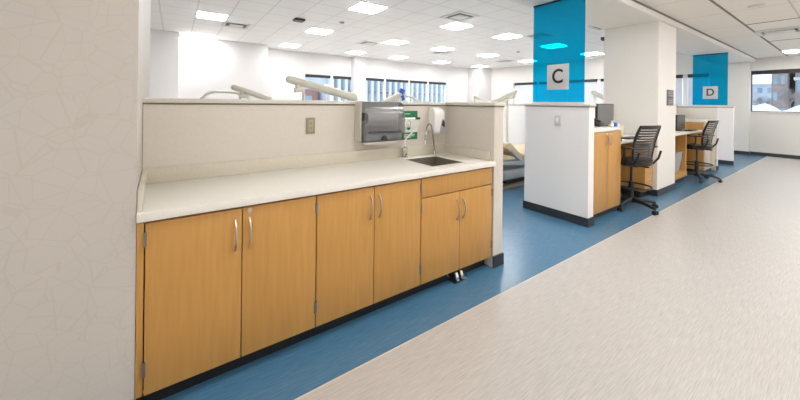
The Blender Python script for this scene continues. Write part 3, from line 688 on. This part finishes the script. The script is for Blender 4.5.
drafting_chair((5.16, 1.80, 0), math.radians(78), a0, 'black slat-back drafting chair with foot ring at the nearer desk under the C panel')
a0 = math.atan2(1.503 - 1.80, 8.30 - 8.28)
drafting_chair((8.22, 1.79, 0), math.radians(84), a0, 'black drafting chair at the farther desk just past the pillar')

# ------------------------------------------------------------------ dental arms behind the half wall
def post(x, y, ztop, t, r=.022):
    MB().lathe([(.16, 0), (.16, .02), (.05, .04), (r, .06)], (x, y, 0)).build('floor_base', DENTGREY, t, world=True)
    MB().cyl((x, y, .05), (x, y, ztop), r).build('post', DENTAL, t, world=True)
def spring_arm(elbow, tip, label, r0=.05, r1=.04, head=True, cat='dental light', sleeve=False):
    E_ = Vector(elbow); T = Vector(tip)
    t = thing('dental_light', (E_.x, E_.y, 0), label, cat)
    post(E_.x + .02, E_.y, E_.z - .02, t, .03)
    d = (T - E_).normalized()
    MB().cyl(E_, T, r0 * 1.05, r1, 20).sphere(E_, r0 * 1.02).sphere(T, r1 * 1.0, (1, 1, 1)).build('spring_arm', DENTAL, t, world=True)
    k = T + Vector((d.x * -.09, 0, -r1 - .03))
    MB().cyl(k + Vector((0, 0, .04)), k + Vector((0, 0, -.04)), .022, seg=14).cyl(k + Vector((-.03, 0, -.045)), k + Vector((.07, 0, -.03)), .026, seg=14).build('joint', DENTAL, t, world=True)
    if head:
        MB().tube([k + Vector((.06, 0, -.03)), k + Vector((.075, 0, -.10)), k + Vector((.06, 0, -.24))], .016, 10).build('yoke', DENTAL, t, world=True)
        h = MB().box(k.x - .10, k.x + .16, k.y - .13, k.y + .05, k.z - .36, k.z - .25, bev=.03, seg=3).build('lamp_head', DENTAL, t, world=True)
        MB().box(k.x - .06, k.x + .12, k.y - .11, k.y + .03, k.z - .366, k.z - .358, bev=.003).build('lens', SCREEN, h, world=True)
    if sleeve: MB().cyl(T - d * .03, T + Vector((.02, 0, .06)), r1 * 1.2, r1 * 1.25).cyl(T, T + Vector((.03, -.01, -.12)), .03).build('sleeve', BLUEPL, t, world=True)
    return t
spring_arm((1.81, 3.6, 1.465), (1.03, 3.6, 1.645), 'thick cream tube arm of a dental light in front of the two-pane window')
spring_arm((.966, 4.2, 1.43), (.564, 4.2, 1.56), 'short cream dental light arm left of the thick tube arm', .032, .03)
spring_arm((2.90, 4.6, 1.415), (3.25, 4.6, 1.57), 'cream dental light arm with a bright blue sleeve above the towel dispenser', .045, .04, sleeve=True)
spring_arm((5.15, 4.2, 1.40), (5.92, 4.2, 1.671), 'cream dental light arm rising to the right between sink wall and C panel', .06, .045, head=False)
spring_arm((8.45, 3.5, 1.56), (7.80, 3.5, 1.70), 'cream dental light arm right of the C panel, beside the pillar', .05, .04)
def tray_arm(pts, label, r=.02, px=None):
    t = thing('tray_arm', (pts[-1][0], pts[-1][1], 0), label, 'dental arm')
    MB().tube(pts, r, 10).sphere(pts[0], r * 1.4).sphere(pts[-1], r * 1.6).build('swing_arm', DENTAL, t, world=True)
    post(pts[-1][0], pts[-1][1], pts[-1][2], t, .025)
    p = pts[0]; MB().tube([(p[0], p[1], p[2]), (p[0] - .01, p[1], p[2] - .25)], .014, 8).box(p[0] - .18, p[0] + .16, p[1] - .13, p[1] + .13, p[2] - .28, p[2] - .25, bev=.01).build('instrument_tray', DENTAL, t, world=True)
tray_arm([(0.28, 4.704, 1.422), (0.325, 4.704, 1.484), (0.392, 4.704, 1.518), (0.504, 4.704, 1.521), (0.717, 4.704, 1.501)], 'thin bent cream swing arm at the far left above the half wall', .018)
MBt = tray_arm([(3.946, 5.014, 1.433), (3.815, 5.014, 1.509), (3.706, 5.014, 1.531), (3.488, 5.014, 1.509)], 'thin arched cream swing arm right of the blue-sleeved arm', .022)
tray_arm([(6.22, 5.2, 1.48), (6.0, 5.2, 1.51), (5.84, 5.2, 1.55), (5.76, 5.2, 1.58)], 'small thin swing arm in front of the corner column', .022)
t = thing('dental_post', (5.648, 4.2, 0), 'slim cream upright post in the gap between sink wall and C half wall', 'post')
MB().lathe([(.12, 0), (.12, .02), (.04, .035), (.024, .05), (.024, 1.50), (.03, 1.505), (.03, 1.53)], (5.648, 4.2, 0)).build('upright', DENTAL, t, world=True)
MB().tube([(5.648, 4.2, 1.51), (5.75, 4.2, 1.52), (5.83, 4.2, 1.52), (5.84, 4.2, 1.60)], .018, 8).build('side_arm', DENTAL, t, world=True)

# dental patient chair seen through the gap
t = thing('dental_chair', (5.05, 3.55, 0), 'tan vinyl dental chair on a grey base, seen through the gap beside the sink wall', 'dental chair')
MB().prism([(4.35, 0), (5.75, 0), (5.78, .03), (5.60, .05), (4.5, .05), (4.33, .03)], 3.30, 3.80, 'y', bev=.01).build('base_plate', STEELP, t, world=True)
MB().box(4.45, 5.65, 3.36, 3.78, .12, .29, bev=.05, seg=4).build('base_shell', DENTGREY, t, world=True)
MB().box(4.6, 5.5, 3.42, 3.72, .05, .13, bev=.01).build('lift_column', BLKPL, t, world=True)
MB().prism([(4.30, .42), (4.95, .34), (5.9, .36), (5.9, .40), (5.0, .42), (4.40, .47)], 3.34, 3.78, 'y', bev=.01).build('seat_frame', DENTGREY, t, world=True)
MB().prism([(4.62, .60), (4.66, .62), (5.0, .43), (4.95, .39)], 3.34, 3.40, 'y', bev=.008).build('hinge_arm', DENTGREY, t, world=True)
MB().prism([(4.58, .66), (4.60, .74), (4.70, .74), (4.96, .55), (5.06, .52), (5.0, .435)], 3.40, 3.86, 'y', bev=.02).build('leg_cushion', TANV, t, world=True)
MB().prism([(4.98, .44), (5.06, .53), (5.30, .60), (5.95, .62), (5.97, .54), (5.2, .46)], 3.38, 3.88, 'y', bev=.02).build('seat_cushion', TANV, t, world=True)
MB().prism([(4.30, .47), (4.36, .55), (4.66, .53), (4.78, .47)], 3.32, 3.9, 'y', bev=.02).build('foot_cushion', TANV, t, world=True)
MB().prism([(5.85, .56), (5.95, .66), (6.75, 1.10), (6.80, 1.02), (6.0, .52)], 3.40, 3.86, 'y', bev=.02).build('backrest_cushion', TANV, t, world=True)
MB().prism([(5.02, .40), (5.10, .44), (5.45, .58), (5.9, .60), (5.9, .56), (5.5, .53), (5.12, .38)], 3.30, 3.36, 'y', bev=.006).build('armrest', DENTGREY, t, world=True)

# ------------------------------------------------------------------ outside
SNOW = noise_mat('snow', (.80, .84, .90), (.88, .90, .94), ns=.2, rough=.8)
BRICK = noise_mat('brown_brick', (.27, .21, .20), (.38, .30, .29), scale=(1, 1, 2), ns=1.5, rough=.8)
BRICK2 = noise_mat('red_brick', (.30, .12, .10), (.36, .20, .17), ns=1.2, rough=.8)
BLUEG = noise_mat('blue_glazing', (.20, .32, .40), (.34, .45, .53), scale=(1, 1, .5), ns=.6, rough=.6)
PALEB = noise_mat('pale_render', (.50, .54, .60), (.62, .66, .72), ns=.5, rough=.7)
BARK = noise_mat('bark', (.22, .18, .17), (.33, .28, .26), ns=6, rough=.9)
o = B(14.6, 170, -70, 70, -.5, -.3).build('snowy_ground', SNOW, smooth=False); o['kind'] = 'structure'
o = B(-40, 14.55, 12.8, 60, -.5, -.3).build('snowy_ground', SNOW, smooth=False); o['kind'] = 'structure'
def building(x0, x1, y0, y1, z1, m, label, floors, bays, face='x', wm=BLUEG, ww=.5):
    t = thing('building', ((x0 + x1) / 2, (y0 + y1) / 2, -.3), label, 'building')
    B(x0, x1, y0, y1, -.3, z1).build('wall', m, t, world=True, smooth=False)
    B(x0 - .2, x1 + .2, y0 - .2, y1 + .2, z1, z1 + .3).build('parapet', PALEB, t, world=True, smooth=False)
    for f_ in range(floors):
        for b_ in range(bays):
            z = -.3 + (z1 + .3) * (f_ + .25) / floors; hh = (z1 + .3) / floors * .5
            if face == 'x':
                L = (y1 - y0) / bays; y = y0 + L * (b_ + .5); B(x0 - .06, x0 + .1, y - L * ww / 2, y + L * ww / 2, z, z + hh).build('window', wm, t, world=True, smooth=False)
            else:
                L = (x1 - x0) / bays; x = x0 + L * (b_ + .5); B(x - L * ww / 2, x + L * ww / 2, y0 - .06, y0 + .1, z, z + hh).build('window', wm, t, world=True, smooth=False)
building(62, 74, 5.2, 6.45, 12, BRICK, 'tall brown brick building seen in the aisle end window', 6, 2)
building(64, 80, -8, 4.7, 12, BRICK, 'wide brown brick building at the right of the aisle end window', 6, 8)
building(90, 100, 7.6, 14, 5.5, PALEB, 'pale low building at the left of the aisle end window', 3, 5)
building(52, 56, 2.6, 3.7, 4.2, BLUEG, 'narrow blue-glazed stair tower in front of the brick building', 4, 1, wm=PALEB, ww=.2)
def tree(x, y, h, label):
    mb = MB(); rnd = random.Random(int(x * 10 + y * 7))
    def br(p, d, L, r, dep):
        q = p + d * L; mb.tube([p, (p + q) / 2 + Vector((rnd.uniform(-1, 1), rnd.uniform(-1, 1), 0)) * L * .06, q], [r, r * .8, r * .55], 4)
        if dep == 0: return
        for k in range(4):
            nd = (d + Vector((rnd.uniform(-1, 1), rnd.uniform(-1, 1), rnd.uniform(-.2, .7))) * .75).normalized()
            br(p + d * L * rnd.uniform(.5, 1), nd, L * rnd.uniform(.55, .75), r * .55, dep - 1)
    br(Vector((0, 0, 0)), Vector((0, 0, 1)), h * .35, h * .011, 5)
    o = mb.build('bare_tree', BARK); o.location = (x, y, -.3); tag(o, label, 'tree', 'bare winter trees outside the end window')
for x, y, h in ((44, 5.4, 3.6), (48, 3.9, 5.0), (40, 3.0, 4.2), (45, 1.0, 5), (50, 7.6, 3.4), (36, .2, 4.5), (57, 6.4, 3.4)):
    tree(x, y, h, 'bare winter tree outside the aisle end window')
def snow_bank():
    b = bmesh.new(); rnd = random.Random(3); ny, nx = 60, 8; g = []
    for j in range(ny + 1):
        y = -4 + 12 * j / ny; top = 1.45 + .16 * math.sin(j * .55) + .10 * math.sin(j * 1.3 + 1) + rnd.uniform(-.05, .05)
        g.append([b.verts.new((25 + 3.5 * i / nx, y, -.3 + (top + .3) * math.sin(math.pi * i / nx) ** .6)) for i in range(nx + 1)])
    for j in range(ny):
        for i in range(nx): b.faces.new((g[j][i], g[j][i + 1], g[j + 1][i + 1], g[j + 1][i]))
    mb = MB(); mb.bm.free(); mb.bm = b
    return tag(mb.build('snow_bank', SNOW), 'long lumpy bank of snow along the bottom of the aisle end window', 'snow bank')
snow_bank()
# facade opposite the window wall
t = thing('building', (14, 24, -.3), 'pale building with tall vertical fins beyond the far windows', 'building')
B(9.7, 30, 24, 34, -.3, 9).build('wall', PALEB, t, world=True, smooth=False)
FIN = mat('fin_white', (.80, .84, .90), .5)
for k in range(34):
    x = 9.9 + k * .60; B(x, x + .22, 23.5, 24, -.3, 9).build('fin', FIN, t, world=True, smooth=False)
    B(x + .22, x + .52, 23.93, 24.0, -.2, 8.6).build('window', BLUEG, t, world=True, smooth=False)
B(9.7, 30, 23.7, 24, 2.2, 2.32).build('ledge', BRICK, t, world=True, smooth=False)
t = thing('building', (6, 26, -.3), 'low red brick building with dark windows seen through the left pane', 'building')
B(1.0, 9.4, 25, 32, -.3, 2.4).build('wall', BRICK2, t, world=True, smooth=False)
B(.9, 9.5, 24.9, 32, 2.4, 2.55).build('roof', SNOW, t, world=True, smooth=False)
for k in range(7): B(1.6 + k * 1.1, 2.3 + k * 1.1, 24.94, 25.02, .6, 1.9).build('window', BLUEG, t, world=True, smooth=False)
